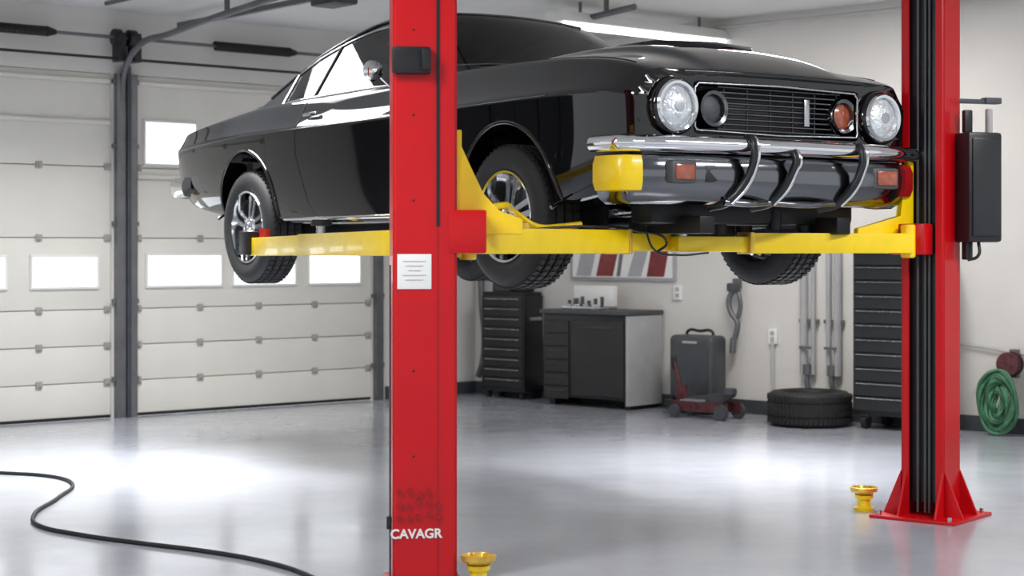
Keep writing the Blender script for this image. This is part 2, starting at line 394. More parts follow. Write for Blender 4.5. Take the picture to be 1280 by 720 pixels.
cyl('rear_arm_pin', rearE+P3(0.05,-0.06,0.03), rearE+P3(0.05,-0.06,0.10), 0.03, M['redin'], lift)
beam('rear_arm_foot', rearE+P3(0,0,0.0), P3(-1.08,9.50,ZA-0.02), 0.08, 0.06, M['yellow'], lift)
cyl('rear_pad_post', P3(-1.05,9.50,ZA-0.05), P3(-1.05,9.50,1.445), 0.03, M['steel'], lift)
beam('rear_arm_right', PR.o+A*-0.1+B*0.12+P3(0,0,ZA), P3(0.75,10.4,ZA), 0.10, 0.09, M['yellow'], lift)
for (x, y) in ((0.70,7.98), (0.78,7.92)):
    cyl('pad_post', P3(x,y,1.30), P3(x,y,1.43), 0.028, M['steel'], lift)
for (x, y, z) in ((0.70,7.98,1.43), (-1.05,9.50,1.44)):
    cyl('pad_cup', P3(x,y,z-0.01), P3(x,y,z+0.025), 0.06, M['black'], lift, bevel=0.006)
tube('arm_lock_rod', [pvL+P3(0.02,-0.03,1.44), pvL+P3(0.12,0.08,1.475), P3(0.02,7.28,1.45), P3(0.10,7.35,1.40), P3(0.22,7.46,1.40), P3(0.3,7.5,1.41)], 0.014, M['yellow'], lift)
tube('hydraulic_line', [P3(0.05,7.25,1.38), P3(0.2,7.35,1.395), P3(0.38,7.5,1.40), P3(0.55,7.72,1.385), P3(0.7,7.8,1.33), P3(0.66,7.82,1.29)], 0.006, M['black'], lift)
tube('tie_down_strap', [P3(0.6,7.74,1.385), P3(0.64,7.76,1.30), P3(0.75,7.84,1.275), P3(0.9,7.9,1.285)], 0.005, M['black'], lift)
lbox('lock_release_box', PL, -0.055, -0.115, 2.03, (0.15,0.04,0.105), 'black', 0.01)
lbox('lock_release_cap', PL, 0.00, -0.145, 2.03, (0.035,0.03,0.08), 'black', 0.006)
lbox('label_plate', PL, -0.042, -0.102, 1.215, (0.132,0.003,0.135), 'white', 0.001)
boxes('label_print', [((0,0,0.045-0.018*k), (0.09-0.02*(k%3),0.001,0.003)) for k in range(5)], M['cream'], lift, bevel=0).matrix_world = Matrix.Translation(lp(PL,-0.042,-0.1045,1.21)) @ Matrix.Rotation(PL.ang,4,'Z')
for k in range(14):
    a_ = -0.095+0.036*(k % 5)+random.uniform(-.006,.006); z_ = 0.27+0.045*(k//5)+random.uniform(-.01,.01)
    cyl('bolt_head', lp(PL,a_,-0.1,z_), lp(PL,a_,-0.108,z_), 0.011, M['redin'], lift, seg=6)
for k in range(6):
    cyl('column_hole', lp(PL,-0.045,-0.0995,0.5+0.33*k), lp(PL,-0.045,-0.1015,0.5+0.33*k), 0.005, M['black'], lift, seg=12)
text('column_lettering', 'CAVAGR', 0.050, M['white'], lift, lp(PL,-0.035,-0.102,0.20), (math.pi/2,0,PL.ang))
tube('safety_cable', [lp(PL,-0.133,-0.06,0.03), lp(PL,-0.133,-0.06,0.7), lp(PL,-0.133,-0.06,1.24)], 0.004, M['dgrey'], lift, smooth=False)
box('cable_anchor', lp(PL,-0.137,-0.06,0.24), (0.02,0.02,0.05), M['black'], lift, rot=(0,0,PL.ang))
QR = mkpost(2.04,8.40,20,0.1,0.1,0.05,-1)
lbox('power_unit_box', QR, 0.18, -0.11, 1.60, (0.19,0.17,0.53), 'black', 0.018)
lbox('power_unit_door', QR, 0.18, -0.198, 1.60, (0.155,0.012,0.47), 'drawer', 0.008)
lbox('power_unit_switch', QR, 0.13, -0.115, 1.92, (0.045,0.03,0.11), 'black', 0.008)
lbox('power_unit_stub', QR, 0.14, -0.10, 1.30, (0.04,0.04,0.10), 'drawer', 0.008)
lbox('bracket_arm', QR, 0.22, -0.04, 2.025, (0.26,0.03,0.022), 'dgrey')
lbox('bracket_cap', QR, 0.32, -0.04, 2.03, (0.09,0.05,0.03), 'dgrey')
cyl('hanging_bottle', lp(QR,0.30,-0.05,1.77), lp(QR,0.30,-0.05,1.99), 0.018, M['lgrey'], lift, bevel=0.004)
tube('power_cord', [lp(QR,0.17,-0.15,1.34), lp(QR,0.16,-0.16,1.27), lp(QR,0.13,-0.12,1.25)], 0.008, M['black'], lift)

def adapter(x, y):
    rt = root('lift_pad_adapter', (x,y,0))
    revolve('base_flange', [(0.0,0.0),(0.05,0.0),(0.052,0.012),(0.035,0.02),(0.032,0.05),(0.045,0.058),(0.047,0.075),(0.0,0.075)], M['yellow'], rt, axis='Z', seg=32)
    revolve('cup', [(0.0,0.075),(0.04,0.076),(0.066,0.094),(0.07,0.112),(0.062,0.114),(0.055,0.1),(0.0,0.096)], M['brass'], rt, axis='Z', seg=32)
    boxes('ribs', [((0.05*math.cos(t),0.05*math.sin(t),0.10), (0.03,0.008,0.03), t) for t in [k*math.pi/3 for k in range(6)]], M['brass'], rt)
adapter(1.76, 8.62); adapter(-0.130, 6.70)

# ---------------------------------------------------------------- car
CANG = math.atan2(-0.824, 0.566); ZB = 1.24
car = root('car', (0.70,8.58,ZB), CANG)

#        x     zb    yr    yw    zc    ys    zs    zt   bulge
ST = [(-3.98,0.46,0.62,0.74,0.70,0.68,0.80,0.805,0.0),
      (-3.94,0.38,0.74,0.84,0.70,0.78,0.82,0.825,0.0),
      (-3.70,0.32,0.82,0.885,0.715,0.81,0.84,0.85,0.0),
      (-3.25,0.26,0.84,0.915,0.735,0.83,0.875,0.885,0.0),
      (-2.75,0.22,0.85,0.925,0.75,0.83,0.92,0.93,0.0),
      (-2.35,0.20,0.86,0.92,0.75,0.83,0.925,0.935,0.0),
      (-1.80,0.19,0.86,0.905,0.75,0.83,0.925,0.94,0.0),
      (-1.20,0.19,0.86,0.90,0.75,0.83,0.93,0.95,0.0),
      (-0.75,0.19,0.86,0.905,0.755,0.83,0.95,0.98,0.02),
      (-0.35,0.20,0.86,0.91,0.76,0.825,0.955,0.99,0.055),
      (0.05,0.22,0.85,0.915,0.765,0.82,0.95,0.985,0.07),
      (0.45,0.26,0.83,0.905,0.765,0.81,0.935,0.965,0.07),
      (0.70,0.30,0.80,0.89,0.76,0.79,0.905,0.925,0.045),
      (0.84,0.32,0.76,0.86,0.75,0.77,0.87,0.885,0.015),
      (0.905,0.34,0.73,0.82,0.73,0.75,0.845,0.855,0.0)]
def section(s):
    x, zb, yr, yw, zc, ys, zs, zt, bl = s
    half = [(0,zb),(yr-0.18,zb),(yr,zb+0.015),(yw-0.025,zb+0.13),(yw-0.012,0.58 if zb<0.4 else 0.6),(yw,zc),
            (yw-0.035,zc+0.045),(ys,zs-0.012),(ys-0.06,zs),(0.46,zt-0.006),(0.38,zt+bl*0.75),(0.18,zt+bl),(0,zt+bl)]
    pts = [(x, y, z) for (y, z) in half] + [(x, -y, z) for (y, z) in half[-2:0:-1]]
    return pts
bm = bmesh.new(); cr = bm.edges.layers.float.new('crease_edge')
rings = [[bm.verts.new(p) for p in section(s)] for s in ST]
npnt = len(rings[0])
for j in range(len(rings)-1):
    for i in range(npnt):
        k = (i+1) % npnt
        bm.faces.new((rings[j][i], rings[j][k], rings[j+1][k], rings[j+1][i]))
bm.faces.new(rings[0]); bm.faces.new(rings[-1])
def crease(v1, v2, val):
    e = bm.edges.get((v1, v2))
    if e: e[cr] = val
for j in range(len(rings)-1):
    for i, val in ((5,0.75),(7,0.4),(2,0.5),(10,0.35)):
        crease(rings[j][i], rings[j+1][i], val); crease(rings[j][npnt-i], rings[j+1][npnt-i], val)
for i in range(npnt):
    crease(rings[0][i], rings[0][(i+1)%npnt], 0.6); crease(rings[-1][i], rings[-1][(i+1)%npnt], 0.85)
body = finish('body_shell', bm, M['paint'], None)
sub = body.modifiers.new('s', 'SUBSURF'); sub.levels = 3; sub.render_levels = 3
def cutter(o):
    md = body.modifiers.new('b', 'BOOLEAN'); md.operation = 'DIFFERENCE'; md.object = o; md.solver = 'EXACT'
cuts = []
for wx in (0.0, -2.75):
    for sy in (-1, 1):
        c_ = cyl('cut', (wx,sy*0.58,0.27), (wx,sy*1.3,0.27), 0.375, M['under'], seg=72); cuts.append(c_)
        c2 = box('cut', (wx,sy*0.94,0.0), (0.70,0.72,0.52), M['under'], bevel=0); cuts.append(c2)
cuts.append(box('cut', (0.90,0.0,0.685), (0.30,1.02,0.235), M['black'], bevel=0.03))
for c_ in cuts: cutter(c_)
dg = bpy.context.evaluated_depsgraph_get()
me2 = bpy.data.meshes.new_from_object(body.evaluated_get(dg), preserve_all_data_layers=True, depsgraph=dg)
bpy.data.objects.remove(body)
for c_ in cuts: bpy.data.objects.remove(c_)
me2.polygons.foreach_set('use_smooth', [True]*len(me2.polygons)); me2.set_sharp_from_angle(angle=0.55)
body = bpy.data.objects.new('body_shell', me2); COL.objects.link(body); body.parent = car
bmx = bmesh.new(); bmx.from_mesh(me2); bvh = BVHTree.FromBMesh(bmx); bmx.free()
def side(x, z, off=0.0, sg=-1):
    h = bvh.ray_cast(Vector((x, sg*2, z)), Vector((0, -sg, 0)))
    if h[0] is None: return Vector((x, sg*0.9, z))
    return Vector((x, h[0].y+sg*off, z))
def top(x, y, off=0.0):
    h = bvh.ray_cast(Vector((x, y, 3)), Vector((0,0,-1)))
    return Vector((x, y, (h[0].z if h[0] else 0.95)+off))
def sline(n, pts, r, mt, off=0.0, sg=-1, N=14):
    out = []
    for i in range(len(pts)-1):
        for k in range(N):
            t = k/N; x = pts[i][0]*(1-t)+pts[i+1][0]*t; z = pts[i][1]*(1-t)+pts[i+1][1]*t
            out.append(side(x, z, off, sg))
    out.append(side(pts[-1][0], pts[-1][1], off, sg))
    return tube(n, out, r, M[mt], car, smooth=False)
for sg in (-1, 1):
    sline('door_seam_front', [(-0.78,0.92),(-0.80,0.6),(-0.76,0.24)], 0.0035, 'black', 0, sg)
    sline('door_seam_rear', [(-2.08,0.92),(-2.10,0.6),(-1.98,0.32),(-1.9,0.24)], 0.0035, 'black', 0, sg)
    sline('door_seam_low', [(-1.9,0.24),(-0.76,0.24)], 0.003, 'black', 0, sg)
    sline('rocker_trim', [(-2.30,0.235),(-0.42,0.235)], 0.012, 'chrome', 0.0, sg)
    sline('crease_highlight', [(-3.8,0.70),(-2.75,0.742),(-1.2,0.748),(0.35,0.757)], 0.003, 'darkchrome', 0.001, sg)  # thin metal strip standing in for the highlight along the body crease
    hb = side(-1.95, 0.82, 0.02, sg)
    box('door_handle', hb, (0.15,0.02,0.022), M['chrome'], car, bevel=0.008)
    for wx in (0.0, -2.75):
        pts = []
        for k in range(41):
            a_ = math.radians(-3+186*k/40)
            x = wx+0.385*math.cos(a_); z = 0.27+0.385*math.sin(a_)
            if z > 0.22: pts.append(side(x, z, 0.0, sg))
        tube('arch_lip', pts, 0.011, M['paint'], car, smooth=False)
    for wx in (0.0, -2.75):
        box('wheel_well_wall', (wx, sg*0.57, 0.38), (0.74,0.02,0.5), M['under'], car)
for sg in (-1, 1):
    tube('hood_seam', [top(x, sg*0.735, 0.001) for x in [-0.68+0.07*k for k in range(22)]], 0.003, M['black'], car, smooth=False)
bm = bmesh.new(); sec = []
for (x, h, w) in ((0.50,0.008,0.24),(0.48,0.026,0.26),(0.30,0.03,0.27),(0.0,0.022,0.25),(-0.3,0.001,0.18)):
    zc = top(x, 0).z
    sec.append([bm.verts.new((x, w*c_, zc-0.01+(h+0.01)*s_)) for c_, s_ in ((-1,-1.2),(-0.85,0.7),(0,1),(0.85,0.7),(1,-1.2))])
for a_, b_ in zip(sec[:-1], sec[1:]):
    for i in range(4): bm.faces.new((a_[i],a_[i+1],b_[i+1],b_[i]))
bm.faces.new(sec[0])
finish('hood_scoop', bm, M['paint'], car, angle=1.0)

# greenhouse
gx = [-0.66,-0.85,-1.0,-1.15,-1.28,-1.45,-1.75,-2.0,-2.2,-2.4,-2.6,-2.8,-3.02]
gz = [0.975,1.10,1.20,1.295,1.36,1.392,1.390,1.35,1.295,1.225,1.135,1.035,0.915]
WT = -1.28
xs = sorted(set([round(-0.66-0.059*k,4) for k in range(41)]+[-0.74,-1.0,WT,-2.09,-2.13,-2.52,-2.85]), reverse=True)
bm = bmesh.new(); rows = []
def gside(x):
    zt = catmull(gx, gz, x); zr = max(0.915, zt-0.055)
    yb = 0.79 - 0.02*max(0,(x+1.3)) - 0.10*max(0,(-2.3-x))
    yr = yb-(zr-0.91)*0.62
    return zt, zr, yb, yr
def gsec(x):
    zt, zr, yb, yr = gside(x)
    def L(f): return (yb+(yr-yb)*f, 0.905+(zr-0.905)*f)
    pts = [L(0), L(0.07), L(0.5), L(0.90), (yr, zr), (yr-0.035, zr+0.026), (yr*0.66, zt-0.012), (yr*0.33, zt-0.003), (0, zt)]
    return pts + [(-y, z) for (y, z) in pts[-2::-1]]
for x in xs: rows.append([bm.verts.new((x, y, z)) for y, z in gsec(x)])
nv = len(rows[0])
for j in range(len(rows)-1):
    xm = (xs[j]+xs[j+1])/2
    for i in range(nv-1):
        f = bm.faces.new((rows[j][i], rows[j][i+1], rows[j+1][i+1], rows[j+1][i]))
        ii = min(i, nv-2-i)
        f.material_index = 0
        if ii in (1,2) and ((-2.09 < xm < -0.93) or (-2.52 < xm < -2.13)): f.material_index = 1
        if ii >= 5 and (WT < xm < -0.74): f.material_index = 2
        if ii >= 5 and (-2.85 < xm < -2.2): f.material_index = 2
finish('greenhouse', bm, [M['paint'], M['glass'], M['wshield']], car, angle=0.9)
def gtrim(n, xs_, f, mt='chrome', r=0.006):
    for sg in (-1, 1):
        pts = []
        for x in xs_:
            zt, zr, yb, yr = gside(x)
            pts.append((x, sg*(yb+(yr-yb)*f+0.004), 0.905+(zr-0.905)*f))
        tube(n, pts, r, M[mt], car, smooth=False)
rng = [-0.93-1.59*k/30 for k in range(31)]
gtrim('window_trim_top', rng, 0.91); gtrim('window_trim_bottom', rng, 0.07, r=0.007)
gtrim('drip_rail', [-0.70-2.1*k/40 for k in range(41)], 1.0, 'darkchrome', 0.006)
for xv in (-2.11, -2.52, -0.93):
    for sg in (-1, 1):
        zt, zr, yb, yr = gside(xv)
        tube('window_post', [(xv, sg*(yb+(yr-yb)*f+0.003), 0.905+(zr-0.905)*f) for f in (0.07,0.5,0.91)], 0.008, M['chrome' if xv != -2.11 else 'darkchrome'], car, smooth=False)
for xv in (WT, -0.74):
    s = gsec(xv)[5:12]
    tube('windshield_trim', [(xv, y, z+0.003) for y, z in s], 0.006, M['darkchrome'], car, smooth=False)
for sg in (-1, 1):
    mb = side(-1.12, 0.90, 0.0, sg)
    cyl('mirror_stalk', mb, (-1.12, sg*0.93, 0.975), 0.008, M['chrome'], car)
    revolve('mirror_head', [(0,0.03),(0.03,0.028),(0.05,0.015),(0.056,-0.01),(0.052,-0.018),(0,-0.018)], M['chrome'], car, axis='X', seg=28, loc=(-1.12, sg*0.955, 0.99))
for sy in (-0.36, 0.36):
    box('seat_cushion', (-1.6,sy,0.85), (0.5,0.5,0.16), M['seat'], car, bevel=0.05, seg=3)
    box('seat_back', (-1.88,sy,0.98), (0.14,0.48,0.32), M['seat'], car, rot=(0,-0.2,0), bevel=0.05, seg=3)
box('rear_bench_back', (-2.45,0,0.96), (0.12,1.1,0.18), M['seat'], car, rot=(0,-0.3,0), bevel=0.04)
box('dashboard', (-0.98,0,0.95), (0.2,1.25,0.07), M['seat'], car, bevel=0.03)
tube('steering_wheel', [(-1.25+0.05*math.sin(t), 0.36+0.18*math.cos(t), 1.0+0.17*math.sin(t)) for t in [2*math.pi*k/20 for k in range(20)]], 0.011, M['black'], car, cyclic=True)

# front fascia
box('grille_back', (0.765,0,0.685), (0.02,1.0,0.225), M['black'], car)
boxes('grille_slats', [((0.86,0.045,0.597+0.0235*k), (0.02,0.76,0.008)) for k in range(9)], M['grille'], car, bevel=0.002)
boxes('grille_uprights', [((0.845,-0.28+0.14*k,0.685), (0.008,0.004,0.20)) for k in range(6)], M['grille'], car, bevel=0.001)
tube('grille_surround', [(0.905,-0.49,0.585),(0.905,-0.50,0.60),(0.905,-0.50,0.77),(0.905,-0.48,0.792),(0.912,0,0.80),(0.905,0.48,0.792),(0.905,0.50,0.77),(0.905,0.50,0.60),(0.905,0.49,0.585),(0.912,0,0.575)], 0.006, M['steel'], car, smooth=False, cyclic=True)
box('grille_mark', (0.876,0.20,0.69), (0.012,0.034,0.125), M['steel'], car, bevel=0.005)
for sy in (-0.632, 0.632):
    revolve('headlight_bezel', [(0.128,-0.04),(0.132,0.045),(0.124,0.075),(0.116,0.082),(0.108,0.07),(0.108,0.0)], M['paint'], car, axis='X', seg=48, loc=(0.865,sy,0.682))
    revolve('headlight_ring', [(0.113,0.055),(0.115,0.086),(0.108,0.097),(0.096,0.095),(0.092,0.055)], M['chrome'], car, axis='X', seg=48, loc=(0.86,sy,0.682))
    revolve('headlight_lens', [(0.094,0.05),(0.094,0.072),(0.075,0.088),(0.047,0.097),(0.02,0.101),(0,0.102)], M['lens'], car, axis='X', seg=40, loc=(0.86,sy,0.682))
    revolve('headlight_reflector', [(0.026,0.103),(0.026,0.106),(0,0.108)], M['steel'], car, axis='X', seg=24, loc=(0.857,sy,0.682))
for sy, lm in ((-0.375,'dgrey'), (0.43,'amber')):
    revolve('inner_lamp_ring', [(0.084,-0.06),(0.088,0.025),(0.080,0.038),(0.064,0.033),(0.060,-0.01)], M['darkchrome'], car, axis='X', seg=40, loc=(0.855,sy,0.685))
    revolve('inner_lamp_lens', [(0.062,-0.01),(0.062,0.01),(0.04,0.02),(0,0.024)], M[lm], car, axis='X', seg=40, loc=(0.855,sy,0.685))
tube('hood_lip', [(0.86,-0.74,0.837),(0.905,-0.45,0.842),(0.915,0,0.846),(0.905,0.45,0.842),(0.86,0.74,0.837)], 0.012, M['paint'], car)

def sweep(name, path, prof, mt, cap=True):
    bm = bmesh.new(); rr = []
    P_ = [Vector(p) for p in path]
    for i, p in enumerate(P_):
        d = (P_[min(i+1,len(P_)-1)]-P_[max(i-1,0)]).normalized()
        nrm = Vector((d.y,-d.x,0)).normalized()
        rr.append([bm.verts.new(p+nrm*o_+Vector((0,0,z_))) for o_, z_ in prof])
    n = len(prof)
    for a_, b_ in zip(rr[:-1], rr[1:]):
        for i in range(n): bm.faces.new((a_[i],a_[(i+1)%n],b_[(i+1)%n],b_[i]))
    if cap: bm.faces.new(rr[0]); bm.faces.new(rr[-1])
    return finish(name, bm, M[mt], car, angle=0.9)
def bpath(N=40, xe=0.62, ye=0.925, xf=0.98, z=0.0):
    ctrl = [(xe,-ye),(xe+(xf-xe)*0.35,-ye+0.005),(xe+(xf-xe)*0.64,-ye+0.03),(xf-0.06,-0.80),(xf-0.015,-0.66),(xf+0.01,-0.4),(xf+0.025,0),(xf+0.01,0.4),(xf-0.015,0.66),(xf-0.06,0.80),(xe+(xf-xe)*0.64,ye-0.03),(xe+(xf-xe)*0.35,ye-0.005),(xe,ye)]
    ts = list(range(len(ctrl))); out = []
    for k in range(N+1):
        t = (len(ctrl)-1)*k/N
        out.append((catmull(ts,[c_[0] for c_ in ctrl],t), catmull(ts,[c_[1] for c_ in ctrl],t), z))
    return out
blade = [(-0.03,-0.036),(0.012,-0.034),(0.03,-0.018),(0.036,0.0),(0.03,0.02),(0.012,0.036),(-0.03,0.038)]
sweep('front_bumper', bpath(60, xe=0.73, z=0.515), blade, 'chrome')
val = [(-0.12,-0.12),(-0.05,-0.125),(-0.01,-0.10),(0.018,-0.03),(0.022,0.02),(0.012,0.075),(0.0,0.09),(-0.12,0.09)]
vp = [(x, y, 0.382) for (x, y, z) in bpath(60, xe=0.70, ye=0.88, xf=0.95)]
sweep('lower_valance', vp, val, 'darkchrome')
reflprof = [(-0.02,-0.080),(0.02,-0.075),(0.034,-0.04),(0.034,0.04),(0.02,0.075),(-0.02,0.078)]
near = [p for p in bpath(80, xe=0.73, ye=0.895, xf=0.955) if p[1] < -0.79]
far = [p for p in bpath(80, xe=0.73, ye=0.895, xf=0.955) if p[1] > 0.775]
sweep('painted_reflection_near', [(x,y,0.39) for x,y,z in near], reflprof, 'yellow')  # yellow arm's reflection in the bumper, modelled as a coloured piece
sweep('painted_reflection_far', [(x,y,0.39) for x,y,z in far], reflprof, 'redin')  # red lift's reflection on the far bumper end, built as a red piece
for sy in (-0.62, 0.62):
    box('turn_signal_housing', (0.955,sy,0.395), (0.05,0.155,0.10), M['dgrey'], car, rot=(0,0,math.copysign(0.12,-sy)), bevel=0.015)
    box('turn_signal_lens', (0.975,sy,0.395), (0.03,0.12,0.07), M['amber'], car, rot=(0,0,math.copysign(0.12,-sy)), bevel=0.014)
for sy, w in ((-0.42,0.16),(0.14,0.24),):
    box('valance_intake', (0.962,sy,0.39), (0.03,w,0.08), M['black'], car, bevel=0.012)
# low bumper guards curving down and under the bumper
for gy, zt_ in ((-0.27,0.55), (-0.02,0.50), (0.40,0.535)):
    tube('bumper_guard', [(0.99,gy,zt_),(1.03,gy,zt_-0.01),(1.045,gy,zt_-0.05),(1.035,gy-0.006,0.42),(1.00,gy-0.03,0.34),(0.95,gy-0.07,0.275),(0.86,gy-0.11,0.25)], 0.023, M['drawer'], car)
    tube('bumper_guard_trim', [(1.02,gy,zt_+0.012),(1.055,gy,zt_-0.008),(1.069,gy,zt_-0.06),(1.058,gy-0.006,0.42),(1.022,gy-0.03,0.33),(0.97,gy-0.07,0.26)], 0.007, M['chrome'], car)
for a_, b_ in ((-0.37,-0.12),(-0.12,0.30)):
    tube('guard_crossbar', [(0.95,a_,0.27),(0.975,(a_+b_)/2,0.262),(0.95,b_,0.27)], 0.015, M['darkchrome'], car)

rb = [(-x-3.03, y, 0.46) for x, y, z in bpath(50, xe=0.58, ye=0.90, xf=0.965)]
rb = rb[::-1]
sweep('rear_bumper', rb, [(-0.03,-0.065),(0.012,-0.06),(0.03,-0.03),(0.034,0.0),(0.03,0.03),(0.012,0.06),(-0.03,0.065)], 'chrome')
for sy in (-0.55,0.55):
    box('tail_lamp', (-3.975,sy,0.66), (0.04,0.4,0.10), M['amber'], car, bevel=0.012)
box('rear_valance', (-3.86,0,0.40), (0.12,1.4,0.14), M['paint'], car, bevel=0.03)

# underbody
for sy in (-0.42, 0.42):
    box('frame_rail', (-1.2,sy,0.17), (4.2,0.09,0.08), M['under'], car, bevel=0.01)
    box('lower_control_arm', (0.0,sy*1.25,0.13), (0.14,0.34,0.05), M['under'], car, rot=(math.copysign(0.18,-sy),0,0), bevel=0.015)
    cyl('shock_absorber', (0.03,sy*1.25,0.15), (0.0,sy*1.15,0.45), 0.03, M['under'], car)
    cyl('spring_coil', (0.0,sy*1.2,0.18), (0.0,sy*1.15,0.40), 0.055, M['under'], car)
    tube('exhaust_pipe', [(0.2,sy*0.6,0.2),(-0.2,sy*0.62,0.12),(-1.5,sy*0.62,0.11),(-2.3,sy*0.7,0.14),(-2.75,sy*0.75,0.26),(-3.5,sy*1.0,0.24)], 0.028, M['steel'], car)
    cyl('muffler', (-1.9,sy*0.62,0.12), (-1.4,sy*0.62,0.12), 0.075, M['under'], car, bevel=0.01)
    box('jacking_block', (0.60,sy,0.22), (0.16,0.12,0.12), M['under'], car, bevel=0.015)
box('front_crossmember', (0.05,0,0.13), (0.20,1.0,0.10), M['under'], car, bevel=0.02)
box('radiator_support', (0.68,0,0.24), (0.16,1.25,0.13), M['under'], car, bevel=0.03)
box('oil_pan', (0.25,0,0.17), (0.40,0.32,0.16), M['under'], car, bevel=0.04)
box('skid_plate', (0.55,-0.10,0.20), (0.30,0.7,0.05), M['dgrey'], car, bevel=0.02)
cyl('steering_linkage', (0.15,-0.62,0.14), (0.15,0.62,0.14), 0.014, M['grey'], car)
tube('sway_bar', [(0.05,-0.6,0.12),(0.35,-0.52,0.17),(0.38,0,0.16),(0.35,0.52,0.17),(0.05,0.6,0.12)], 0.013, M['grey'], car)
for k, (x, y, z) in enumerate(((0.72,-0.35,0.17),(0.66,-0.15,0.15),(0.75,0.12,0.17),(0.7,0.35,0.16),(0.5,-0.45,0.14),(0.45,0.2,0.14))):
    cyl('tow_lug', (x,y,z+0.08), (x,y,z-0.02), 0.03+0.01*(k%2), M['under'], car, bevel=0.006, seg=16)
box('gearbox', (-0.8,0,0.17), (0.7,0.3,0.16), M['under'], car, bevel=0.05)
cyl('driveshaft', (-1.1,0,0.17), (-2.6,0,0.13), 0.035, M['under'], car)
cyl('rear_axle', (-2.75,-0.68,0.19), (-2.75,0.68,0.19), 0.045, M['under'], car)
revolve('differential', [(0,-0.16),(0.08,-0.13),(0.13,-0.04),(0.13,0.04),(0.08,0.13),(0,0.16)], M['under'], car, axis='Y', loc=(-2.75,0,0.19), seg=24)
box('fuel_tank', (-3.35,0,0.27), (0.5,0.8,0.14), M['under'], car, bevel=0.04)

# wheels
def tyre_profile(R, W, center=True):
    h = W/2
    g = 0.008
    mid = [(R+0.002,-h*0.05),(R-g,-h*0.04),(R-g,h*0.04),(R+0.002,h*0.05)] if center else [(R+0.002,0)]
    return [(0.215,-h*0.78),(0.225,-h*0.92),(0.26,-h*1.03),(0.295,-h*1.0),(R-0.012,-h*0.86),(R-0.002,-h*0.72),
            (R,-h*0.46),(R-g,-h*0.44),(R-g,-h*0.38),(R,-h*0.36)]+mid+[(R,h*0.36),(R-g,h*0.38),(R-g,h*0.44),(R,h*0.46),(R-0.002,h*0.72),(R-0.012,h*0.86),(0.295,h*1.0),(0.26,h*1.03),(0.225,h*0.92),(0.215,h*0.78)]
def tread(name, R, W, parent, loc, axis='Y', ys=((0.026, 0.60), (0.030, 0.20))):
    bm = bmesh.new(); n = 56
    for k in range(n):
        t = 2*math.pi*k/n
        for s_ in (-1, 1):
            for (w0, yy) in ys:
                q = bmesh.ops.create_cube(bm, size=1)['verts']
                mt_ = Matrix.Rotation(-t, 4, 'Y') @ Matrix.Translation((R-0.001, s_*W/2*yy*1.05, 0)) @ Matrix.Rotation(s_*0.35, 4, 'X') @ Matrix.Diagonal((0.011, w0, 2*math.pi*R/n*0.66, 1))
                bmesh.ops.transform(bm, matrix=mt_, verts=q)
    if axis == 'Z': bm.transform(Matrix.Rotation(math.pi/2, 4, 'X'))
    return finish(name, bm, M['rubber'], parent, smooth=False, loc=loc)
def wheel(nm, x, y, z, sg):
    revolve(nm+'_tyre', tyre_profile(0.335, 0.225), M['rubber'], car, axis='Y', seg=72, loc=(x,y,z), closed=True, angle=0.5)
    tread(nm+'_tread', 0.335, 0.225, car, (x,y,z))
    s = sg
    revolve(nm+'_rim', [(0.222,s*0.098),(0.216,s*0.108),(0.205,s*0.104),(0.200,s*0.06),(0.190,s*0.01),(0.188,-s*0.09),(0.215,-s*0.1),(0.219,-s*0.09)], M['chrome'], car, axis='Y', seg=64, loc=(x,y,z), closed=True)
    revolve(nm+'_brake_drum', [(0,s*0.03),(0.14,s*0.025),(0.15,s*0.01),(0.15,-s*0.06),(0,-s*0.06)], M['dgrey'], car, axis='Y', seg=40, loc=(x,y,z))
    bm = bmesh.new()
    for k in range(5):
        t = 2*math.pi*k/5+0.3
        for (off) in (-0.020, 0.020):
            poly_ = [(0.045,off*0.9-0.012,0.078),(0.045,off*0.9+0.012,0.078),(0.195,off*1.7+0.016,0.062),(0.195,off*1.7-0.016,0.062)]
            vs = []
            for dz in (0, -0.03):
                for (r_, w_, d_) in poly_:
                    vs.append(bm.verts.new((r_*math.cos(t)-w_*math.sin(t), s*(d_+dz), r_*math.sin(t)+w_*math.cos(t))))
            bm.faces.new(vs[:4]); bm.faces.new(vs[4:][::-1])
            for i in range(4): bm.faces.new((vs[i], vs[(i+1)%4], vs[4+(i+1)%4], vs[4+i]))
    bmesh.ops.bevel(bm, geom=bm.edges[:], offset=0.004, segments=2, affect='EDGES')
    finish(nm+'_spokes', bm, M['steel'], car, loc=(x,y,z))
    revolve(nm+'_hub', [(0.062,s*0.04),(0.062,s*0.078),(0.05,s*0.088),(0.034,s*0.09),(0.032,s*0.105),(0.02,s*0.114),(0,s*0.115)], M['chrome'], car, axis='Y', seg=40, loc=(x,y,z))
    for k in range(5):
        t = 2*math.pi*(k+0.5)/5+0.3
        cyl(nm+'_lug', (x+0.048*math.cos(t), y+s*0.08, z+0.048*math.sin(t)), (x+0.048*math.cos(t), y+s*0.1, z+0.048*math.sin(t)), 0.008, M['chrome'], car, seg=6)
    cyl(nm+'_stub', (x, y-s*0.05, z), (x, y-s*0.22, z), 0.05, M['under'], car)
for nm, wx, zz in (('front_wheel', 0.0, 0.215), ('rear_wheel', -2.75, 0.195)):
    for sg, sd in ((-1,'right'), (1,'left')):
        wheel(nm+'_'+sd, wx, sg*0.79, zz, sg)

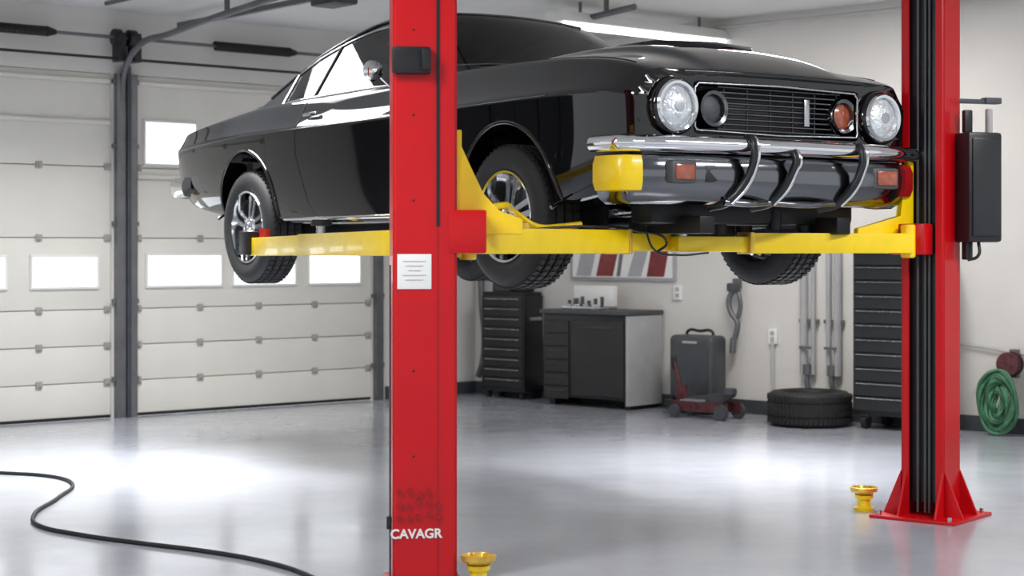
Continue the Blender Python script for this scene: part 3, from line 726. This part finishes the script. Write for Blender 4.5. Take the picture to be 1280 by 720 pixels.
# ---------------------------------------------------------------- background objects along right wall
tcb = root('tool_cabinet', wpt(0.335,0.02), RW)
box('carcass', (0.25,-0.135,0.48), (0.50,0.25,0.84), M['black'], tcb, bevel=0.01)
boxes('drawers', [((0.25,-0.265,0.14+0.088*k), (0.46,0.014,0.078)) for k in range(9)], M['drawer'], tcb, bevel=0.004)
boxes('drawer_pulls', [((0.25,-0.277,0.165+0.088*k), (0.40,0.012,0.009)) for k in range(9)], M['steel'], tcb, bevel=0.003)
box('side_handle', (0.515,-0.13,0.7), (0.02,0.16,0.03), M['steel'], tcb)
for xx in (0.05,0.45):
    for yy in (-0.05,-0.22): cyl('caster', (xx-0.015,yy,0.03), (xx+0.015,yy,0.03), 0.03, M['rubber'], tcb)
box('top_tray', (0.25,-0.135,0.915), (0.48,0.24,0.03), M['rubber'], tcb)
box('tool_case', (0.16,-0.13,0.965), (0.2,0.12,0.07), M['dgrey'], tcb, bevel=0.012)
box('carry_case', (0.38,-0.13,0.955), (0.15,0.12,0.05), M['black'], tcb, bevel=0.012)
tube('case_handle', [(0.33,-0.13,0.975),(0.34,-0.13,1.01),(0.42,-0.13,1.01),(0.43,-0.13,0.975)], 0.008, M['black'], tcb)
wb = root('workbench', wpt(1.2,0.02), RW)
box('top', (0.465,-0.235,0.785), (0.95,0.47,0.035), M['dgrey'], wb)
box('body', (0.45,-0.225,0.42), (0.88,0.43,0.69), M['black'], wb, bevel=0.006)
boxes('drawer_fronts', [((0.16,-0.445,0.66-0.11*k), (0.26,0.014,0.10)) for k in range(6)]+[((0.60,-0.445,0.41), (0.54,0.014,0.62))], M['drawer'], wb)
boxes('pulls', [((0.16,-0.456,0.68-0.11*k), (0.20,0.012,0.008)) for k in range(6)]+[((0.60,-0.456,0.66), (0.3,0.012,0.010))], M['dgrey'], wb)
box('end_panel', (0.915,-0.235,0.40), (0.03,0.45,0.73), M['lgrey'], wb)
boxes('feet', [((0.05,-0.2,0.035),(0.06,0.35,0.07)),((0.85,-0.2,0.035),(0.06,0.35,0.07))], M['black'], wb)
vs = root('bench_tool_tray', wpt(1.35,0.27,0.8025), RW)
box('tray', (0.2,0,0.012), (0.42,0.22,0.024), M['steel'], vs)
box('white_box', (0.22,0.06,0.11), (0.42,0.06,0.17), M['white'], vs, bevel=0.006)
boxes('tools', [((0.03+0.07*k,-0.05,0.05+0.006*(k%3)), (0.02,0.03,0.05+0.02*(k%3))) for k in range(6)], M['dgrey'], vs)
boxes('tools_steel', [((0.05+0.09*k,-0.08,0.035), (0.05,0.02,0.02), 0.3*k) for k in range(4)], M['steel'], vs)
cyl('wrench_head', (0.06,0,0.03), (0.06,0,0.09), 0.025, M['steel'], vs)
ps = root('wall_poster', wpt(1.15), RW)
box('frame', (0.55,-0.012,1.22), (1.12,0.022,0.36), M['lgrey'], ps)
box('print', (0.55,-0.026,1.22), (1.06,0.006,0.31), M['white'], ps, bevel=0)
for k, (x, w, mm, sh) in enumerate(((0.06,0.16,'lgrey',0.08),(0.28,0.18,'darkred',0.08),(0.50,0.04,'grey',0.05),(0.62,0.14,'lgrey',0.1),(0.82,0.18,'darkred',0.06))):
    prism('print_shape', [(x,-0.031,1.075),(x+w,-0.031,1.075),(x+w+sh,-0.031,1.365),(x+sh,-0.031,1.365)], (0,0.003,0), M[mm], ps)
hz = root('exhaust_hose', (0,0,0))
tube('hose', [wpt(0.12,0.06,1.1), wpt(0.14,0.07,0.8), wpt(0.20,0.1,0.5), wpt(0.18,0.1,0.3), wpt(0.10,0.07,0.16)], 0.028, M['grey'], hz)
box('hose_hook', wpt(0.12,0.04,1.13), (0.06,0.06,0.05), M['black'], hz, rot=(0,0,RW))
wc = root('welding_cart', wpt(2.4,0.08), RW)
box('cabinet', (0.22,-0.13,0.36), (0.42,0.22,0.52), M['dgrey'], wc, bevel=0.05, seg=4)
box('front_panel', (0.22,-0.243,0.33), (0.36,0.012,0.38), M['base'], wc, bevel=0.02)
box('stand_in_mark', (0.22,-0.243,0.565), (0.14,0.006,0.02), M['lgrey'], wc)
tube('handle', [(0.09,-0.10,0.60),(0.10,-0.10,0.645),(0.22,-0.10,0.65),(0.34,-0.10,0.645),(0.35,-0.10,0.60)], 0.012, M['black'], wc)
box('foot_plate', (0.22,-0.15,0.075), (0.44,0.26,0.06), M['black'], wc)
for xx in (0.0,0.44): cyl('cart_wheel', (xx-0.02,-0.12,0.07), (xx+0.02,-0.12,0.07), 0.07, M['rubber'], wc, bevel=0.01)
fj = root('floor_jack', wpt(2.92,0.52), RW)
boxes('side_plates', [((0.0,-0.09,0.09),(0.52,0.012,0.08)),((0.0,0.09,0.09),(0.52,0.012,0.08))], M['jackred'], fj)
prism('lift_arm', [(-0.18,-0.03,0.09),(-0.18,-0.03,0.15),(0.22,-0.03,0.22),(0.26,-0.03,0.18),(0.1,-0.03,0.09)], (0,0.06,0), M['dgrey'], fj)
cyl('saddle', (0.22,0,0.19), (0.22,0,0.24), 0.055, M['dgrey'], fj, bevel=0.005)
cyl('cylinder_body', (-0.22,0,0.11), (0.02,0,0.11), 0.045, M['steel'], fj)
box('handle_socket', (-0.23,0,0.18), (0.08,0.08,0.12), M['jackred'], fj, rot=(0,-0.3,0), bevel=0.015)
cyl('handle', (-0.24,0,0.2), (-0.30,0,0.42), 0.016, M['jackred'], fj)
cyl('handle_grip', (-0.295,0,0.36), (-0.315,0,0.46), 0.021, M['rubber'], fj)
for xx, rr in ((-0.22,0.05),(0.22,0.06)):
    for yy in (-0.115,0.115): cyl('jack_wheel', (xx,yy-0.02,rr), (xx,yy+0.02,rr), rr, M['dgrey'], fj, bevel=0.006)
st = root('spare_tire', wpt(3.8,0.44,0.128), 0.2)
revolve('tyre', [(r_*0.92, a_*1.05) for r_, a_ in tyre_profile(0.335,0.235,False)], M['rubber'], st, axis='Z', seg=72, closed=True, angle=0.5)
tread('tread', 0.335*0.92, 0.24, st, (0,0,0), 'Z', ((0.034,0.66),(0.034,0.22)))
ch = root('rolling_tool_chest', wpt(4.16,0.02), RW)
box('carcass', (0.30,-0.215,0.70), (0.60,0.39,1.20), M['black'], ch, bevel=0.008)
boxes('drawers', [((0.30,-0.418,0.185+0.105*k), (0.57,0.016,0.096)) for k in range(11)], M['drawer'], ch, bevel=0.004)
boxes('drawer_pulls', [((0.30,-0.43,0.224+0.105*k), (0.53,0.012,0.008)) for k in range(11)], M['steel'], ch, bevel=0.003)
for xx in (0.08,0.52):
    for yy in (-0.06,-0.36):
        cyl('caster', (xx-0.02,yy,0.05), (xx+0.02,yy,0.05), 0.05, M['rubber'], ch)
        box('caster_fork', (xx,yy,0.095), (0.05,0.05,0.03), M['grey'], ch)
wp = root('wall_pipe', (0,0,0))
for t, r_ in ((3.50,0.030),(3.585,0.018),(3.72,0.020),(3.80,0.030)):
    cyl('pipe', wpt(t,0.045,0.34), wpt(t,0.045,1.75 if t < 3.7 else 1.4), r_, M['lgrey'], wp)
for t in (3.54,3.76):
    cyl('valve_body', wpt(t,0.05,0.34), wpt(t,0.05,0.42), 0.04, M['grey'], wp)
    tube('drop_pipe', [wpt(t,0.05,0.36), wpt(t,0.06,0.28), wpt(t+0.02,0.05,0.20)], 0.020, M['grey'], wp)
    box('valve_lever', wpt(t,0.09,0.55), (0.10,0.02,0.02), M['grey'], wp, rot=(0,0,RW))
    box('pipe_strap', wpt(t,0.03,0.75), (0.17,0.03,0.03), M['grey'], wp, rot=(0,0,RW))
hw = root('hanging_air_tool', wpt(2.88,0.06), RW)
box('hook_plate', (0,0.02,1.03), (0.08,0.02,0.08), M['grey'], hw)
tube('hose_loop', [(0.0,-0.01,1.0),(-0.05,-0.02,0.9),(-0.03,-0.02,0.8),(0.03,-0.02,0.72),(0.02,-0.02,0.64),(0.0,-0.02,0.58)], 0.022, M['grey'], hw)
tube('hose_loop_b', [(0.0,-0.01,1.0),(0.05,-0.02,0.93),(0.055,-0.02,0.82),(0.02,-0.02,0.74)], 0.018, M['grey'], hw)
box('tool_head', (0.0,-0.03,1.0), (0.10,0.06,0.07), M['dgrey'], hw, bevel=0.015)
cyl('tool_grip', (0.0,-0.03,0.60), (-0.01,-0.03,0.48), 0.026, M['grey'], hw, bevel=0.005)
for k, (t, z) in enumerate(((2.28,0.95),(3.2,0.62))):
    ob = root('wall_outlet', wpt(t,0.002,z), RW)
    box('plate', (0,-0.012,0), (0.08,0.022,0.12), M['white'], ob)
    boxes('sockets', [((0,-0.025,0.025),(0.035,0.004,0.03)),((0,-0.025,-0.025),(0.035,0.004,0.03))], M['lgrey'], ob)
wcn = root('wall_conduit', (0,0,0))
tube('conduit_low', [wpt(4.7,0.03,0.62), wpt(5.0,0.03,0.60), wpt(5.3,0.03,0.56), wpt(5.6,0.03,0.57)], 0.008, M['lgrey'], wcn)
tube('conduit_drop', [wpt(3.2,0.02,0.62), wpt(3.2,0.02,0.2)], 0.012, M['cream'], wcn, smooth=False)
hr = root('hose_reel', wpt(5.24,0.14,0.50), RW)
revolve('reel_drum', [(0.0,-0.05),(0.08,-0.05),(0.085,-0.04),(0.05,-0.035),(0.05,0.035),(0.085,0.04),(0.08,0.05),(0,0.05)], M['jackred'], hr, axis='Y', seg=36)
tube('wound_hose', [(0.065*math.cos(t), -0.03+0.06*t/(12*math.pi), 0.065*math.sin(t)) for t in [k*math.pi/6 for k in range(72)]], 0.012, M['black'], hr, smooth=False)
box('reel_bracket', (0,0.075,0), (0.06,0.05,0.2), M['grey'], hr)
gh = root('garden_hose', wpt(5.18,0.20,0), RW)
for k in range(11):
    ra = 0.02+0.013*k; rz_ = 0.07+0.0155*k
    tube('coil', [(ra*math.cos(t), 0.02*math.sin(3*t+k)-0.01*(k%3), 0.235+rz_*math.sin(t)*0.98) for t in [2*math.pi*j/14 for j in range(14)]], 0.0125, M['green'], gh, cyclic=True)
wbk = root('wall_fan_bracket', wpt(5.45,0.005,1.33), RW)
box('plate', (0,-0.015,0), (0.16,0.03,0.16), M['black'], wbk, bevel=0.01)
cyl('arm', (0,-0.02,0), (-0.05,-0.2,0.02), 0.02, M['black'], wbk)
fh = root('air_hose', (0,0,0))
fp = [(-3.5,10.15),(-2.96,9.97),(-2.646,9.83),(-2.44,9.55),(-2.36,8.95),(-2.33,8.41),(-2.204,8.05),(-1.95,7.80),(-1.616,7.57),(-1.30,7.37),(-1.025,7.13),(-0.81,6.83),(-0.66,6.45),(-0.6,6.0)]
tube('hose', [(x,y,0.010) for x, y in fp], 0.010, M['rubber'], fh)

# ---------------------------------------------------------------- lights / world / camera
w = bpy.data.worlds.new('World'); scene.world = w; w.use_nodes = True
bg = w.node_tree.nodes['Background']; bg.inputs[0].default_value = (0.92,0.95,1.0,1); bg.inputs[1].default_value = 0.82
def area(name, loc, size, power, rot=(0,0,0), color=(1,1,1), sy=None, spread=None):
    l = bpy.data.lights.new(name, 'AREA'); l.energy = power; l.size = size; l.color = color
    if sy: l.shape = 'RECTANGLE'; l.size_y = sy
    if spread: l.spread = spread
    o = bpy.data.objects.new(name, l); COL.objects.link(o); o.location = loc; o.rotation_euler = rot; return o
area('fill_rear_left', (-2.1,10.9,3.05), 1.2, 105, rot=(0,0,RV), sy=1.0, spread=2.4)  # unseen light added to brighten the garage doors and left floor
area('fill_pool_left', (-1.95,10.1,3.08), 1.3, 58, rot=(0,0,RV), sy=1.1, spread=1.25)  # unseen light added to make the bright pool on the left floor
area('fill_rear_mid', (1.6,11.2,3.05), 1.6, 80, rot=(0,0,RV), sy=0.5, color=(1,0.97,0.93))  # unseen overhead light added to fill the rear of the room
area('fill_front_left', (-1.8,5.0,3.05), 2.2, 120, rot=(0,0,RV), sy=0.4)  # added fill from above, out of view on the left
area('fill_front_right', (3.2,6.2,3.05), 2.2, 110, rot=(0,0,RV), sy=0.4)  # added fill from above, out of view on the right
area('fill_pool_right', (2.0,10.6,3.08), 1.2, 82, rot=(math.radians(-10),math.radians(16),0), sy=1.2, spread=1.3)  # tilted unseen light, added for the bright floor pool under the car

cam = bpy.data.cameras.new('Camera'); co = bpy.data.objects.new('Camera', cam); COL.objects.link(co)
co.location = (0,0,1.3); co.rotation_euler = (math.pi/2,0,0)
cam.sensor_width = 36; cam.lens = 2155/1280*36; cam.shift_y = -48/1280
cam.clip_end = 100
cam.dof.use_dof = True; cam.dof.focus_distance = 7.9; cam.dof.aperture_fstop = 3.2
scene.camera = co
